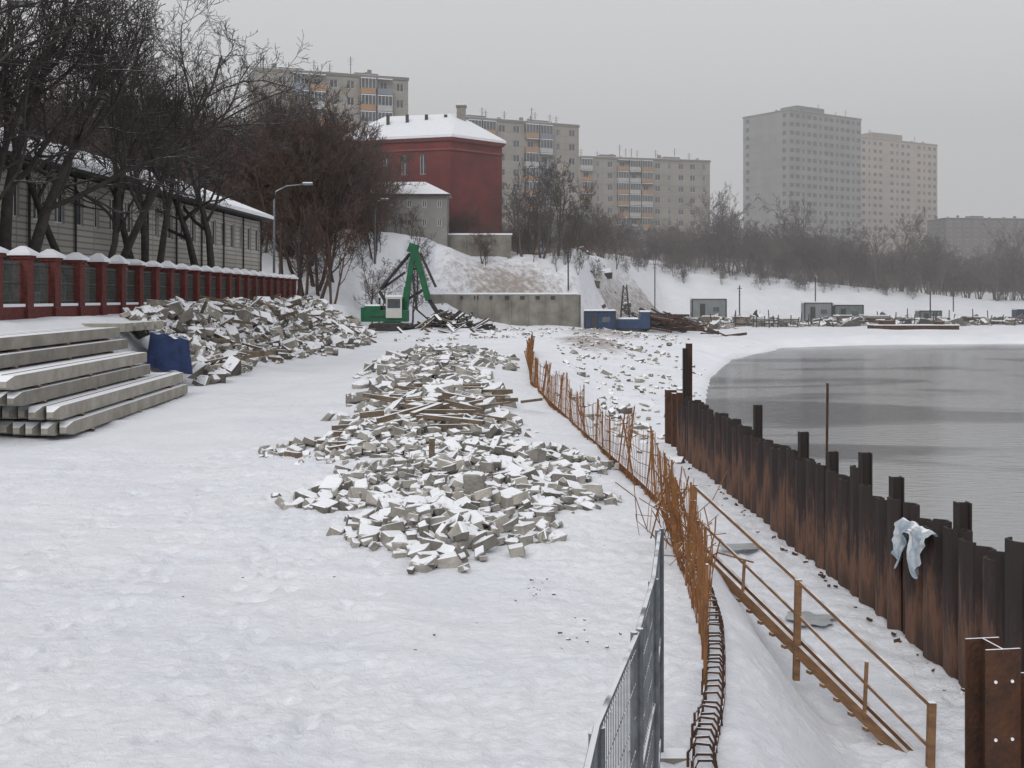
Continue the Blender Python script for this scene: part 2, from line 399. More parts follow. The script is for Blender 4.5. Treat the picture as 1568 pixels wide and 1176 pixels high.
for k in range(60):
    y=random.uniform(54,108); x=-15.6+random.gauss(0,1.2)
    L_=random.uniform(1,3.2); a=random.uniform(0,3.14)
    c=Vector((x,y,tz(x,y)+random.uniform(0.4,0.8))); d=Vector((math.cos(a),math.sin(a),random.gauss(0,.2)))*L_/2
    mb.beam(c-d,c+d,random.uniform(.1,.2),random.uniform(.08,.18))
mb.beam((-1.72,24.3,0.3),(-1.7,24.2,1.0),0.12,0.1)
mb.build('timber_debris',[M['wood_old']])
mb=MB()
for k in range(190):
    x=random.gauss(-6,2.4); y=random.gauss(120,3); L_=random.uniform(.6,2.4); a=random.uniform(0,3.14)
    c=Vector((x,y,tz(x,y)+random.uniform(0.1,1.5)*math.exp(-((x+7)/3)**2))); d=Vector((math.cos(a),math.sin(a),random.gauss(0,0.4)))*L_/2
    mb.beam(c-d,c+d,random.uniform(0.1,0.4),random.uniform(0.08,0.3),m=random.choice([0,0,1]))
mb.build('scrap_metal_heap',[M['black_steel'],M['wood_old']])
mb=MB()
for k in range(90):
    x=random.gauss(21,2.8); y=random.gauss(158,4); L_=random.uniform(1.5,5); a=random.gauss(0.2,0.4)
    c=Vector((x,y,tz(x,y)+random.uniform(0.2,2.8)*math.exp(-((x-21)/4)**2))); d=Vector((math.cos(a),math.sin(a),random.gauss(-0.12,0.16)))*L_/2
    mb.tube([c-d,c+d],random.uniform(0.1,0.22),6,m=random.choice([0,1]))
mb.build('steel_pipe_stack',[M['black_steel'],M['rust_dark']])

# ------------------------------------------------------------------ stacked concrete piles (left)
mb=MB(); SA=0.05; ca,sa=math.cos(SA),math.sin(SA); PX,PY=-12.5,32.2
def rot2(p): dx,dy=p[0]-PX,p[1]-PY; return (PX+dx*ca-dy*sa,PY+dx*sa+dy*ca,p[2])
def pile_beam(x,y0,L_,z,w=0.4,h=0.38,m=0):
    y1=y0+L_; tip=0.3; ip=.09
    a=[(x-w/2,y0+tip,z),(x+w/2,y0+tip,z),(x+w/2,y0+tip,z+h),(x-w/2,y0+tip,z+h)]
    bq=[(p[0],y1,p[2]) for p in a]; t=[(x-ip,y0,z+.08),(x+ip,y0,z+.08),(x+ip,y0,z+.24),(x-ip,y0,z+.24)]
    i=len(mb.v); mb.v.extend([rot2(p) for p in a+bq+t])
    for f in((3,2,6,7),(1,5,6,2),(0,3,7,4),(5,4,7,6),(8,9,10,11),(0,1,9,8),(1,2,10,9),(2,3,11,10),(3,0,8,11)):
        mb.f.append(tuple(i+j for j in f)); mb.m.append(m); mb.uv.append([(0,0)]*4)
rz_=random.Random(3)
for lay,(xr,y0,L_) in enumerate([(-12.5,32.2,14.3),(-12.75,32.0,14.5),(-13.5,31.0,13.3),(-13.6,30.8,13.3),(-14.7,32,13.5),(-15.0,33,13)]):
    z=0.06+lay*0.47
    for k in range(15):
        x=xr-0.2-k*0.44
        pile_beam(x+rz_.uniform(-.03,.03),y0+rz_.uniform(-0.3,0.3),L_+rz_.uniform(-.4,.4),z+rz_.uniform(0,.012))
    for yy in (y0+2,y0+L_*0.5,y0+L_-2): 
        c=rot2((xr-3.2,yy,z-0.04)); mb.box(c,(6.5,0.15,0.07),rz=SA,m=1)
mb.build('concrete_pile_stack',[M['beam_concrete'],M['wood_old']])
mb=MB()
for k in range(4):
    mb.box((-22,50+1.4*k,tz(-17.5,50)+0.2),(9,1.2,0.35),rz=0.06)
for k in range(3):
    mb.box((-20.8,46+1.3*k,2.9),(5.6,1.15,0.3),rz=0.05)
o=mb.build('concrete_slab_stack',[M['beam_concrete']]); o.location=(1.6,-3,-0.3)

# tarp stretched over a boxy frame
bm=bmesh.new(); bmesh.ops.create_grid(bm,x_segments=40,y_segments=40,size=1)
for v in bm.verts:
    x,y=v.co.x,v.co.y; rr=max(abs(x),abs(y)); f=max(0,(rr-.5)/.5); s=.5/rr if rr>.5 else 1
    px_,py_=x*s*2,y*s*2
    z_=1.0-.18*(px_+.3)-f*1.5 if f>0 else 1.0-.18*(px_+.3)
    fl=.16*f+.09*f*noise.noise(Vector((px_*4,py_*4,2)))
    v.co=Vector((px_*(.8+fl),py_*(.9+fl),z_*1.0+.12*noise.noise(Vector((px_*2,py_*2,f*2)))))
me=bpy.data.meshes.new('blue_tarp_cover'); bm.to_mesh(me); bm.free(); me.materials.append(M['tarp_blue'])
o=bpy.data.objects.new('blue_tarp_cover',me); o.location=(-15.2,50.5,tz(-15.2,50.5)+1.0); o.rotation_euler=(0,0,.3); scene.collection.objects.link(o)
def drape(name,x,y0,y1,zt,drop,material,seed):
    V=[];F=[];nu,nv=34,22
    for j in range(nv):
        for i in range(nu):
            u=i/(nu-1); v=j/(nv-1); yy=y0+(y1-y0)*u
            dl=drop*(.55+.6*noise.noise(Vector((u*3.1,seed,0)))+.25*math.sin(u*9))
            fold=.05*math.sin(u*26+noise.noise(Vector((u*4,v*3,seed)))*5)+.05*noise.noise(Vector((u*8,v*8,seed)))
            if v<.3: xx=x+.16*(1-v/.3); zz_=zt+.05*math.sin(math.pi*(v/.3))+.06*noise.noise(Vector((u*6,v*6,seed)))
            else: xx=x-.04-fold*.9-.12*(v-.3); zz_=zt-(v-.3)/.7*dl
            V.append((xx-.02,yy+.12*noise.noise(Vector((v*4,u*2,seed+3))),zz_+.05))
    for j in range(nv-1):
        for i in range(nu-1): a=j*nu+i; F.append((a,a+1,a+nu+1,a+nu))
    me=bpy.data.meshes.new(name); me.from_pydata(V,[],F); me.materials.append(material); me.polygons.foreach_set('use_smooth',[True]*len(F))
    o=bpy.data.objects.new(name,me); scene.collection.objects.link(o)
drape('draped_tarp',6.34,17.3,18.5,.30,.8,M['tarp_white'],4)

# ------------------------------------------------------------------ brick fence (left)
root=empty('brick_fence')
mb=MB(); sn=MB(); gr=MB()
base=3.0; pitch=2.9; n0=27
for k in range(n0):
    y=32+k*pitch; x=-19.9-0.012*(y-40)
    mb.box((x,y,base+1.25),(0.62,0.62,2.7)); mb.box((x,y,base+2.62),(0.76,0.76,0.14)); mb.box((x,y,base+0.25),(0.74,0.74,0.6))
    t=(x+random.uniform(-.05,.05),y,base+3.08+random.uniform(-.06,.08)); s_=0.47; zb=base+2.69
    c=[(x-s_,y-s_,zb),(x+s_,y-s_,zb),(x+s_,y+s_,zb),(x-s_,y+s_,zb)]
    c2=[(x-s_,y-s_,zb+.12),(x+s_,y-s_,zb+.12),(x+s_,y+s_,zb+.12),(x-s_,y+s_,zb+.12)]
    for i in range(4):
        j=(i+1)%4; sn.quad([c[i],c[j],c2[j],c2[i]]); sn.quad([c2[i],c2[j],(t[0]+(c2[j][0]-x)*.2,t[1]+(c2[j][1]-y)*.2,t[2]),(t[0]+(c2[i][0]-x)*.2,t[1]+(c2[i][1]-y)*.2,t[2])])
    sn.quad([(t[0]+(p[0]-x)*.2,t[1]+(p[1]-y)*.2,t[2]) for p in c2])
    if k<n0-1:
        x2=-19.9-0.012*(y+pitch-40); xm=(x+x2)/2; ym=y+pitch/2
        mb.box((xm,ym,base+0.2),(0.4,pitch-0.64,0.8)); sn.box((xm,ym,base+0.66),(0.46,pitch-0.7,0.12))
        for zz_ in (0.85,1.6,2.35): gr.box((xm,ym,base+zz_),(0.06,pitch-0.63,0.06))
        nb_=15
        for j in range(nb_):
            yy=y+0.36+(pitch-0.72)*(j+0.5)/nb_
            gr.box((xm,yy,base+1.55),(0.03,0.035,1.8))
        for zz_ in np.arange(1.0,2.3,0.15): gr.box((xm+0.02,ym,base+zz_),(0.015,pitch-0.7,0.015))
mb.build('brick_pillars',[M['brick']],root); sn.build('snow_caps',[M['snow']],root); gr.build('metal_grilles',[M['grid_metal']],root)

# ------------------------------------------------------------------ buildings
def facade(mb,p0,u,W,z0,z1,nc,nr,ww=0.5,wh=0.5,rec=0.15,kinds=None,uoff=0.0,frame=True):
    u=Vector((u[0],u[1],0)).normalized(); n=Vector((u.y,-u.x,0)); p0=Vector((p0[0],p0[1],0))
    cw=W/nc; rh=(z1-z0)/nr
    def P(a,z,o=0): v=p0+u*a+n*o; return (v.x,v.y,z)
    def wq(a,b,c,d): mb.quad([P(a,c),P(b,c),P(b,d),P(a,d)],0,[(a+uoff,c-z0),(b+uoff,c-z0),(b+uoff,d-z0),(a+uoff,d-z0)])
    for i in range(nc):
        k=kinds[i%len(kinds)] if kinds else 'w'
        a=i*cw;b_=a+cw
        if k=='b': wq(a,b_,z0,z1); continue
        for j in range(nr):
            c=z0+j*rh; d=c+rh
            w=ww*cw*(0.55 if k=='s' else 1); wa=a+(cw-w)/2; wb=wa+w; wc=c+rh*0.3; wd=wc+rh*wh
            wq(a,b_,c,wc); wq(a,b_,wd,d); wq(a,wa,wc,wd); wq(wb,b_,wc,wd)
            sill=2 if frame else 0
            mb.quad([P(wa,wc),P(wb,wc),P(wb,wc,-rec),P(wa,wc,-rec)],sill); mb.quad([P(wa,wd,-rec),P(wb,wd,-rec),P(wb,wd),P(wa,wd)],0)
            mb.quad([P(wa,wc,-rec),P(wa,wd,-rec),P(wa,wd),P(wa,wc)],0); mb.quad([P(wb,wc),P(wb,wd),P(wb,wd,-rec),P(wb,wc,-rec)],0)
            mb.quad([P(wa,wc,-rec),P(wb,wc,-rec),P(wb,wd,-rec),P(wa,wd,-rec)],1)
            if frame:
                f=0.09; o=-rec+0.04
                for (q1,q2,q3,q4) in ((wa,wa+f,wc,wd),(wb-f,wb,wc,wd),(wa+f,wb-f,wc,wc+f),(wa+f,wb-f,wd-f,wd),((wa+wb)/2-f/2,(wa+wb)/2+f/2,wc+f,wd-f)):
                    mb.quad([P(q1,q3,o),P(q2,q3,o),P(q2,q4,o),P(q1,q4,o)],2)
            if k in('o','l','g'):
                mi={'o':3,'l':4,'g':5}[k]; q=cw*0.9; s0=a+(cw-q)/2; s1=s0+q; dp=1.1
                zb=c+0.05; zm=c+1.15; zt=d-0.25
                mi2=mi if ((j*5+i*3)%4!=1) else 5
                mb.quad([P(s0,zb,dp),P(s1,zb,dp),P(s1,zm,dp),P(s0,zm,dp)],mi2)
                mb.quad([P(s0,zb,0),P(s0,zb,dp),P(s0,zm,dp),P(s0,zm,0)],mi2); mb.quad([P(s1,zb,dp),P(s1,zb,0),P(s1,zm,0),P(s1,zm,dp)],mi2)
                mb.quad([P(s0,zb,0),P(s1,zb,0),P(s1,zb,dp),P(s0,zb,dp)],2)
                if (i*7+j*3)%4:
                    mb.quad([P(s0,zm,dp),P(s1,zm,dp),P(s1,zt,dp),P(s0,zt,dp)],1)
                    mb.quad([P(s0,zm,0),P(s0,zm,dp),P(s0,zt,dp),P(s0,zt,0)],1); mb.quad([P(s1,zm,dp),P(s1,zm,0),P(s1,zt,0),P(s1,zt,dp)],1)
                    for g in range(5):
                        ga=s0+(q-0.1)*g/4; mb.quad([P(ga,zm,dp+.02),P(ga+.1,zm,dp+.02),P(ga+.1,zt,dp+.02),P(ga,zt,dp+.02)],2)
                mb.quad([P(s0,zt,dp+.1),P(s1,zt,dp+.1),P(s1,zt+.15,dp+.1),P(s0,zt+.15,dp+.1)],6); mb.quad([P(s0,zt+.15,dp+.1),P(s1,zt+.15,dp+.1),P(s1,zt+.15,0),P(s0,zt+.15,0)],6)
                mb.quad([P(s0,zt,0),P(s1,zt,0),P(s1,zt,dp+.1),P(s0,zt,dp+.1)],2)
def tower(name,p0,u,W,D,z0,z1,nc,nr,wall,kinds=None,side_nc=4,side_kinds=None,roofbox=2,ant=4,ww=0.45,wh=0.5,seed=1,rbh=1.1,rbw=4.5,frame=True):
    rs=random.Random(seed)
    root=empty(name); mb=MB()
    u=Vector((u[0],u[1],0)).normalized(); back=Vector((-u.y,u.x,0))
    A=Vector((p0[0],p0[1],0)); B=A+u*W; C=B+back*D; E=A+back*D
    facade(mb,A,u,W,z0,z1,nc,nr,ww,wh,kinds=kinds,frame=frame)
    facade(mb,B,back,D,z0,z1,side_nc,nr,ww,wh,kinds=side_kinds,uoff=W,frame=frame)
    facade(mb,C,-u,W,z0,z1,nc,nr,ww,wh,kinds=None,frame=frame)
    facade(mb,E,-back,D,z0,z1,side_nc,nr,ww,wh,kinds=side_kinds,frame=frame)
    mats=[wall,M['glass'],M['frame'],M['orange_panel'],M['blue_panel'],M['white_panel'],M['snow']]
    mb.build('facades',mats,root,uvs=True)
    r=MB(); ang=math.atan2(u.y,u.x)
    ctr=A+u*W/2+back*D/2
    r.box((ctr.x,ctr.y,z1+0.3),(W+0.3,D+0.3,0.6),rz=ang); r.box((ctr.x,ctr.y,z1+0.66),(W-0.4,D-0.4,0.12),rz=ang,m=1)
    for k in range(roofbox):
        q=A+u*W*((k+0.5)/roofbox)+back*D*0.5
        r.box((q.x,q.y,z1+.6+rbh/2),(rbw,D*0.35,rbh),rz=ang); r.box((q.x,q.y,z1+.68+rbh),(rbw+.3,D*0.35+.3,0.16),rz=ang,m=1)
    for k in range(int(W/4)):
        q=A+u*rs.uniform(1,W-1)+back*rs.uniform(1,D-1); r.box((q.x,q.y,z1+1.2),(0.7,0.7,1.1),rz=ang)
    r.build('roof',[wall,M['snow']],root)
    a=MB()
    for k in range(ant):
        q=A+u*rs.uniform(1,W-1)+back*rs.uniform(1,D-1); h=rs.uniform(2.,4)
        a.tube([(q.x,q.y,z1+0.5),(q.x,q.y,z1+0.5+h)],0.07,4)
        for j in range(3): a.tube([(q.x-0.7+j*.15,q.y,z1+h-j*0.5),(q.x+0.7-j*.15,q.y,z1+h-j*0.5)],0.04,3)
    a.build('antennas',[M['black_steel']],root)
    return root
tower('panel_apartment_block',(-47,209),(27,10),28.8,12,14,45.6,9,10,M['panel_beige'],['s','w','l','o','w','w','o','l','w'],side_nc=4,side_kinds=['b','s','s','b'],roofbox=2,ant=9,seed=1)
tower('panel_apartment_block',(-13.5,250),(29,14),32.2,12,14,43.3,9,9,M['panel_beige'],['w','l','o','w','w','o','l','s','w'],side_nc=3,side_kinds=['b'],roofbox=2,ant=11,seed=2)
tower('panel_apartment_block',(17.9,300),(36,10),37.4,12,10,40.6,11,10,M['panel_beige'],['o','s','w','o','g','o','w','s','w','w','s'],side_nc=3,side_kinds=['b'],roofbox=2,ant=10,seed=3)
tower('high_rise_tower',(97.4,400),(32,22),39,22,8,69.5,13,20,M['panel_grey'],['w','w','s','w','w','s'],side_nc=5,side_kinds=['s','b','b','b','s'],roofbox=1,ant=6,ww=0.66,wh=0.48,seed=4,rbh=3.4,rbw=15,frame=False)
tower('high_rise_tower',(139.5,455),(40,24),46,20,8,67.5,14,19,M['panel_pink'],['w','s','w','w','b'],side_nc=5,side_kinds=['s','b','s','b'],roofbox=1,ant=3,ww=0.55,wh=0.44,seed=5,rbh=3.6,rbw=18,frame=False)
tower('low_apartment_block',(162,425),(60,8),62,14,6,33,18,8,M['panel_dark'],None,side_nc=3,roofbox=2,ant=2,seed=6)

# two-storey barrack (left)
root=empty('two_storey_barrack'); mb=MB()
P1=Vector((-23.2,105,0)); P0=Vector((-27.1,30,0))
u=(P1-P0).normalized(); W=(P1-P0).length; back=Vector((-u.y,u.x,0)); 
facade(mb,P0,u,W,3.0,10.9,30,2,0.5,0.52,rec=0.18,kinds=['w','w','w','s'])
facade(mb,P1,back,11,3.0,10.9,4,2,0.4,0.5)
facade(mb,P0+back*11,-back,11,3.0,10.9,4,2,0.4,0.5)
facade(mb,P1+back*11,-u,W,3.0,10.9,26,2,0.4,0.5)
mb.build('walls',[M['barrack'],M['glass'],M['frame'],M['orange_panel'],M['blue_panel'],M['white_panel'],M['snow']],root,uvs=True)
r=MB()
def PP(a,o,z): v=P0+u*a-back*o; return (v.x,v.y,z)
e0,e1=-1,W+0.9
r.quad([PP(e0,1.0,11.0),PP(e1,1.0,11.0),PP(e1,1.0,11.2),PP(e0,1.0,11.2)],1)
r.quad([PP(e0,1.0,11.2),PP(e1,1.0,11.2),PP(e1,1.0,11.5),PP(e0,1.0,11.5)],0)
r.quad([PP(e0,1.0,11.5),PP(e1,1.0,11.5),PP(e1-4,-5.5,14.2),PP(e0+4,-5.5,14.2)],0)
r.quad([PP(e1,1.0,11.5),PP(e1,-12,11.5),PP(e1-4,-5.5,14.2)],0); r.quad([PP(e0,-12,11.5),PP(e0,1.0,11.5),PP(e0+4,-5.5,14.2)],0)
r.quad([PP(e1,-12,11.5),PP(e0,-12,11.5),PP(e0+4,-5.5,14.2),PP(e1-4,-5.5,14.2)],0)
r.quad([PP(e0,1.0,11.0),PP(e0,-12,11.0),PP(e1,-12,11.0),PP(e1,1.0,11.0)],1)
r.quad([PP(e1,1.0,11.0),PP(e1,-12,11.0),PP(e1,-12,11.5),PP(e1,1.0,11.5)],0)
for k in range(5):
    q=PP(8+k*15,-4,13.7); r.box((q[0],q[1],14.0),(0.9,0.9,1.7),m=1)
r.build('snow_roof',[M['snow'],M['black_steel']],root)
p=MB()
for k in range(14):
    q=PP(2+k*5.6,0.12,7); p.tube([(q[0],q[1],3),(q[0],q[1],11)],0.07,6)
q=PP(36,1.2,6.2); p.box(q,(2.2,7,0.14),rz=-0.05,m=1)
p.build('drainpipes_and_canopy',[M['black_steel'],M['snow']],root)

# red house
root=empty('red_brick_house')
fp=[(-27,180),(-9.4,174.5),(-1.6,182),(-5,191),(-10,196),(-27,199)]
mb=MB(); z0,z1=6,28.2
for i in range(len(fp)):
    a=Vector(fp[i]); b_=Vector(fp[(i+1)%len(fp)]); d=b_-a; W=d.length
    if i==0:
        facade(mb,a,d,W,13.2,z1,6,2,0.36,0.42,rec=0.3,kinds=['w','w','w','w','w','b'])
        mb.quad([(a.x,a.y,z0),(b_.x,b_.y,z0),(b_.x,b_.y,13.2),(a.x,a.y,13.2)],0)
    else: mb.quad([(a.x,a.y,z0),(b_.x,b_.y,z0),(b_.x,b_.y,z1),(a.x,a.y,z1)],0)
mb.build('walls',[M['red'],M['glass'],M['frame']],root)
r=MB()
def ring(sc,z):
    cx,cy=-13,187; return [(cx+(p[0]-cx)*sc,cy+(p[1]-cy)*sc,z) for p in fp]
def strip(A_,B_,m): 
    for i in range(len(A_)): j=(i+1)%len(A_); r.quad([A_[i],A_[j],B_[j],B_[i]],m)
a1=ring(1.02,26.6);a2=ring(1.02,26.9);strip(a1,a2,1);strip(ring(1.0,26.6),a1,1);strip(a2,ring(1.0,26.9),1)
a1=ring(1.03,28.0);a2=ring(1.06,28.5);a3=ring(1.06,28.9);strip(ring(1.0,28.0),a1,1);strip(a1,a2,1);strip(a2,a3,0)
rg=[(-21,188,33.8),(-10,185,33.8),(-9,185.4,33.8),(-9,186,33.8),(-10,186.4,33.8),(-21,188.6,33.8)]
strip(a3,rg,0)
r.build('snow_hip_roof',[M['snow'],M['red_trim']],root)
c=MB(); c.box((-8.2,184,32.8),(1.4,1.4,3.6)); c.box((-8.2,184,34.8),(1.7,1.7,0.3)); c.box((-8.2,184,35.03),(1.6,1.6,0.14),m=1)
for k in range(4): c.box((-20+k*3.1,183.5,32.6),(.5,.5,1.6),m=2)
c.tube([(-1.75,182.4,8),(-1.75,182.4,28)],.12,6,m=2)
c.build('chimneys_and_downpipe',[M['retaining'],M['snow'],M['black_steel']],root)
# outbuilding
root=empty('outbuilding'); mb=MB(); zb0,zb1=13.5,19.0
facade(mb,(-20.5,166),(1,0),11,zb0,zb1,5,2,0.3,0.4)
facade(mb,(-9.5,166),(0,1),6.5,zb0,zb1,3,2,0.3,0.4); mb.quad([(-20.5,172.5,zb0),(-20.5,166,zb0),(-20.5,166,zb1),(-20.5,172.5,zb1)],0)
mb.quad([(-20.5,166,6),(-9.5,166,6),(-9.5,166,zb0),(-20.5,166,zb0)],0); mb.quad([(-9.5,166,6),(-9.5,172.5,6),(-9.5,172.5,zb0),(-9.5,166,zb0)],0)
mb.build('walls',[M['white_plaster'],M['glass'],M['frame']],root,uvs=True)
r=MB(); r.quad([(-21,165.4,zb1),(-9,165.4,zb1),(-13,171,21.3),(-21,171,21.3)],0); r.quad([(-9,165.4,zb1),(-9,173,zb1),(-13,171,21.3)],0)
r.quad([(-9,173,zb1),(-21,173,zb1),(-21,171,21.3),(-13,171,21.3)],0); r.quad([(-21,173,zb1),(-21,165.4,zb1),(-21,171,21.3)],0)
r.box((-15,165.45,zb1-.15),(12,0.1,0.28),m=1)
r.build('snow_roof',[M['snow'],M['black_steel']],root)

mb=MB(); mb.box((-4.8,171.2,9.5),(9.4,5,7.4)); mb.box((-4.8,171.2,13.32),(9.7,5.2,0.25),m=1)
for k in range(5): mb.box((-9+k*2.1,168.6,11.2),(.25,.3,4.0))
mb.build('terrace_wall',[M['retaining'],M['snow']])
mb=MB()
for k in range(9):
    x=-10.7+k*2.32
    mb.box((x,156,1.9),(2.26,0.5,4.9+0.1*(k%2))); mb.box((x+1.16,155.7,1.9),(0.18,0.3,4.8))
mb.box((-1.4,156.05,4.48),(20.9,0.7,0.22),m=1)
for k in range(7): mb.box((-7+k*2.1,155.72,3.9),(0.6,0.1,0.5),m=2)
mb.box((9.2,160,1.9),(0.5,8,4.8))
mb.build('lower_retaining_wall',[M['retaining'],M['snow'],M['black_steel']])

# ------------------------------------------------------------------ excavator
ex=empty('green_excavator',(-12.6,119,tz(-12.6,119)+.05)); ex.scale=(1.1,1.1,1.0)
t=MB()
for sy in(-1.1,1.1):
    pts=[]
    for k in range(20):
        a=2*math.pi*k/20; pts.append((math.copysign(1.6,math.cos(a))*(1 if abs(math.cos(a))>0.05 else 0)+0.42*math.cos(a),0.45+0.42*math.sin(a)))
    n=len(pts); 
    for k in range(n):
        a=pts[k];b_=pts[(k+1)%n]; t.quad([(a[0],sy-.3,a[1]),(b_[0],sy-.3,b_[1]),(b_[0],sy+.3,b_[1]),(a[0],sy+.3,a[1])])
    t.quad([(p[0],sy-.3,p[1]) for p in pts]); t.quad([(p[0],sy+.3,p[1]) for p in pts])
    for k in range(5): t.tube([(-1.5+k*.75,sy-.34,0.4),(-1.5+k*.75,sy+.34,0.4)],0.24,10)
t.box((0,0,0.75),(1.6,2.2,0.4)); t.build('tracks',[M['black_steel']],ex)
bd=MB(); bd.box((-0.5,0.2,1.6),(4.1,2.5,1.2)); bd.box((-1.7,0.2,2.4),(1.5,2.4,0.5)); bd.box((-1.7,.2,2.72),(1.4,2.3,.14),m=1); bd.box((-2.6,0.2,1.75),(0.4,2.4,1.5))
bd.box((-.5,-1.07,1.55),(3.0,.04,.14),m=2); bd.tube([(-1.2,.6,2.5),(-1.2,.6,3.5)],.1,8,m=2); bd.box((-.4,.4,2.4),(1.0,1.6,.5),m=2)
bd.build('engine_house',[M['green_paint'],M['snow'],M['black_steel']],ex)
cb=MB(); cb.box((0.35,-0.75,2.5),(1.5,1.05,2.2)); 
for s_ in ((0.35,-1.285,2.9,1.2,0.02,0.95),(1.11,-0.75,2.7,0.02,0.8,1.3)): cb.box(s_[:3],s_[3:],m=1)
cb.box((.35,-.75,3.68),(1.55,1.1,.16),m=2); cb.build('cab',[M['cab_white'],M['glass'],M['snow']],ex)
bo=MB(); bo.beam((1.2,0.3,1.8),(1.5,0.3,4.6),0.6,1.0); bo.beam((1.5,0.3,4.4),(2.1,0.3,8.4),0.5,0.8)
bo.beam((2.1,0.3,8.9),(3.5,0.3,3.2),0.55,0.9); bo.beam((1.9,0.3,8.2),(2.2,0.3,9.1),0.5,1.0); bo.beam((2.7,.3,8.2),(4.2,.3,4.6),.18,.24,m=1)
bo.beam((2.4,0.1,2.2),(2.0,0.1,6.0),0.22,0.3,m=1); bo.beam((1.9,.3,6.4),(2.8,.3,6.7),.16,.2,m=1); bo.beam((1.6,.3,3.4),(3.1,.3,4.4),.2,.26,m=1)
bo.beam((3.5,0.3,3.4),(4.3,0.3,2.0),0.4,0.4,m=1)
bo.build('boom_and_stick',[M['green_paint'],M['black_steel']],ex)
bk=MB()
for a0,a1 in((0,35),(35,70),(70,110),(110,150)):
    r0=math.radians(a0+200);r1=math.radians(a1+200)
    bk.quad([(4.6+.9*math.cos(r0),-.3,2+.9*math.sin(r0)),(4.6+.9*math.cos(r1),-.3,2+.9*math.sin(r1)),(4.6+.9*math.cos(r1),.9,2+.9*math.sin(r1)),(4.6+.9*math.cos(r0),.9,2+.9*math.sin(r0))])
    for yy in(-.3,.9): bk.quad([(4.6,yy,2.3),(4.6+.9*math.cos(r0),yy,2+.9*math.sin(r0)),(4.6+.9*math.cos(r1),yy,2+.9*math.sin(r1))])
bk.build('bucket',[M['black_steel']],ex)
lt=MB()
for o_ in(-.3,.3): lt.beam((-1.0,1.2+o_,4.6),(1.5,1.2+o_,8.0),.14,.14); 
lt.beam((-1.3,1.2,4.2),(-.2,1.2,2.2),.3,.3); lt.beam((-1.2,1.2,4.4),(1.7,1.2,8.2),.28,.3); lt.beam((-1.1,1.2,4.4),(1.2,1.2,6.2),.2,.25)
lt.build('folded_second_boom',[M['black_steel']],ex)

# ------------------------------------------------------------------ containers
def container(name,x0,x1,y,z0,z1,material,D=2.6):
    mb=MB(); n=max(2,int((x1-x0)/0.3)); 
    for k in range(n):
        xa=x0+(x1-x0)*k/n; xb=x0+(x1-x0)*(k+1)/n; xm=(xa+xb)/2; o0=y; o1=y+0.06
        mb.quad([(xa,o0,z0),(xm-.04,o0,z0),(xm-.04,o0,z1),(xa,o0,z1)]); mb.quad([(xm-.04,o0,z0),(xm+.02,o1,z0),(xm+.02,o1,z1),(xm-.04,o0,z1)])
        mb.quad([(xm+.02,o1,z0),(xb-.03,o1,z0),(xb-.03,o1,z1),(xm+.02,o1,z1)]); mb.quad([(xb-.03,o1,z0),(xb,o0,z0),(xb,o0,z1),(xb-.03,o1,z1)])
    xm=(x0+x1)/2
    mb.box((xm,y+D/2+.1,(z0+z1)/2),(x1-x0-.02,D-.1,z1-z0-.1))
    for xx in(x0,x1): mb.box((xx,y,(z0+z1)/2),(0.2,0.2,z1-z0+.1),m=1)
    for zz_ in(z0,z1): mb.box((xm,y-0.02,zz_),(x1-x0,0.16,0.16),m=1)
    mb.box((xm,y+D/2,z1+.16),(x1-x0+.1,D+.1,0.18),m=2)
    mb.box((x0+(x1-x0)*.7,y-.05,z0+(z1-z0)*.6),(1.1,.06,.7),m=3); mb.box((x0+(x1-x0)*.3,y-.05,z0+(z1-z0)*.42),(.9,.06,(z1-z0)*.8),m=1)
    mb.build(name,[material,M['black_steel'],M['snow'],M['glass']])
container('blue_site_container',9.6,13.6,150,-0.6,2.1,M['blue_paint'])
container('grey_site_container',32.5,38.6,205,-0.9,3.6,M['grey_paint'])
container('site_container',53.5,58.5,208,-1,2.9,M['grey_paint'])
container('site_container',59.0,64.2,208,-1,2.5,M['greengrey'])
container('site_container',76,80,212,-1,1.4,M['greengrey'])
container('site_container',96,101,216,-1,1.6,M['blue_paint'])
mb=MB()
for k in range(46):
    x=random.uniform(24,125); y=float(np.interp(x,[24,60,125],[188,199,212]))+random.uniform(-4,4); w_=random.uniform(2,6); nl=random.randint(2,5); z_=tz(x,y); an=random.gauss(0,.25)
    for j in range(nl): mb.box((x+random.uniform(-.3,.3),y,z_+.15+j*.34),(w_*random.uniform(.7,1),random.uniform(1,1.6),.26),rz=an,m=random.choice([0,1,2]))
    mb.box((x,y,z_+.1+nl*.34),(w_*.7,1.0,.14),rz=an,m=3)
mb.build('stacked_building_materials',[M['wood_old'],M['rust_dark'],M['retaining'],M['snow']])
mb=MB()
for k in range(60):
    x=random.uniform(20,110); y=float(np.interp(x,[20,60,110],[178,194,206]))+random.uniform(-4,6); z_=tz(x,y)
    mb.tube([(x,y,z_),(x+random.gauss(0,.3),y,z_+random.uniform(1,3))],.09,4)
mb.build('shore_stakes',[M['black_steel']])
mb=MB(); mb.box((62,176,-1.0),(13,3.5,1.3)); mb.box((62,176,-.3),(13.2,3.6,.12),m=1); mb.box((58,176,0.0),(2,2,.8),m=0); mb.box((66,176,-.05),(1.2,1.6,.6),m=0)
for k in range(12): mb.box((56+k*1.09,174.2,-1.0),(0.12,0.12,1.2))
mb.build('rusty_pontoon',[M['rust_dark'],M['snow']])
root=empty('drilling_rig'); mb=MB()
x0,y0=15.2,153
for s1 in(-.6,.6):
    for s2 in(-.6,.6): mb.tube([(x0+s1,y0+s2,1),(x0+s1*.35,y0+s2*.35,5.6)],.07,5)
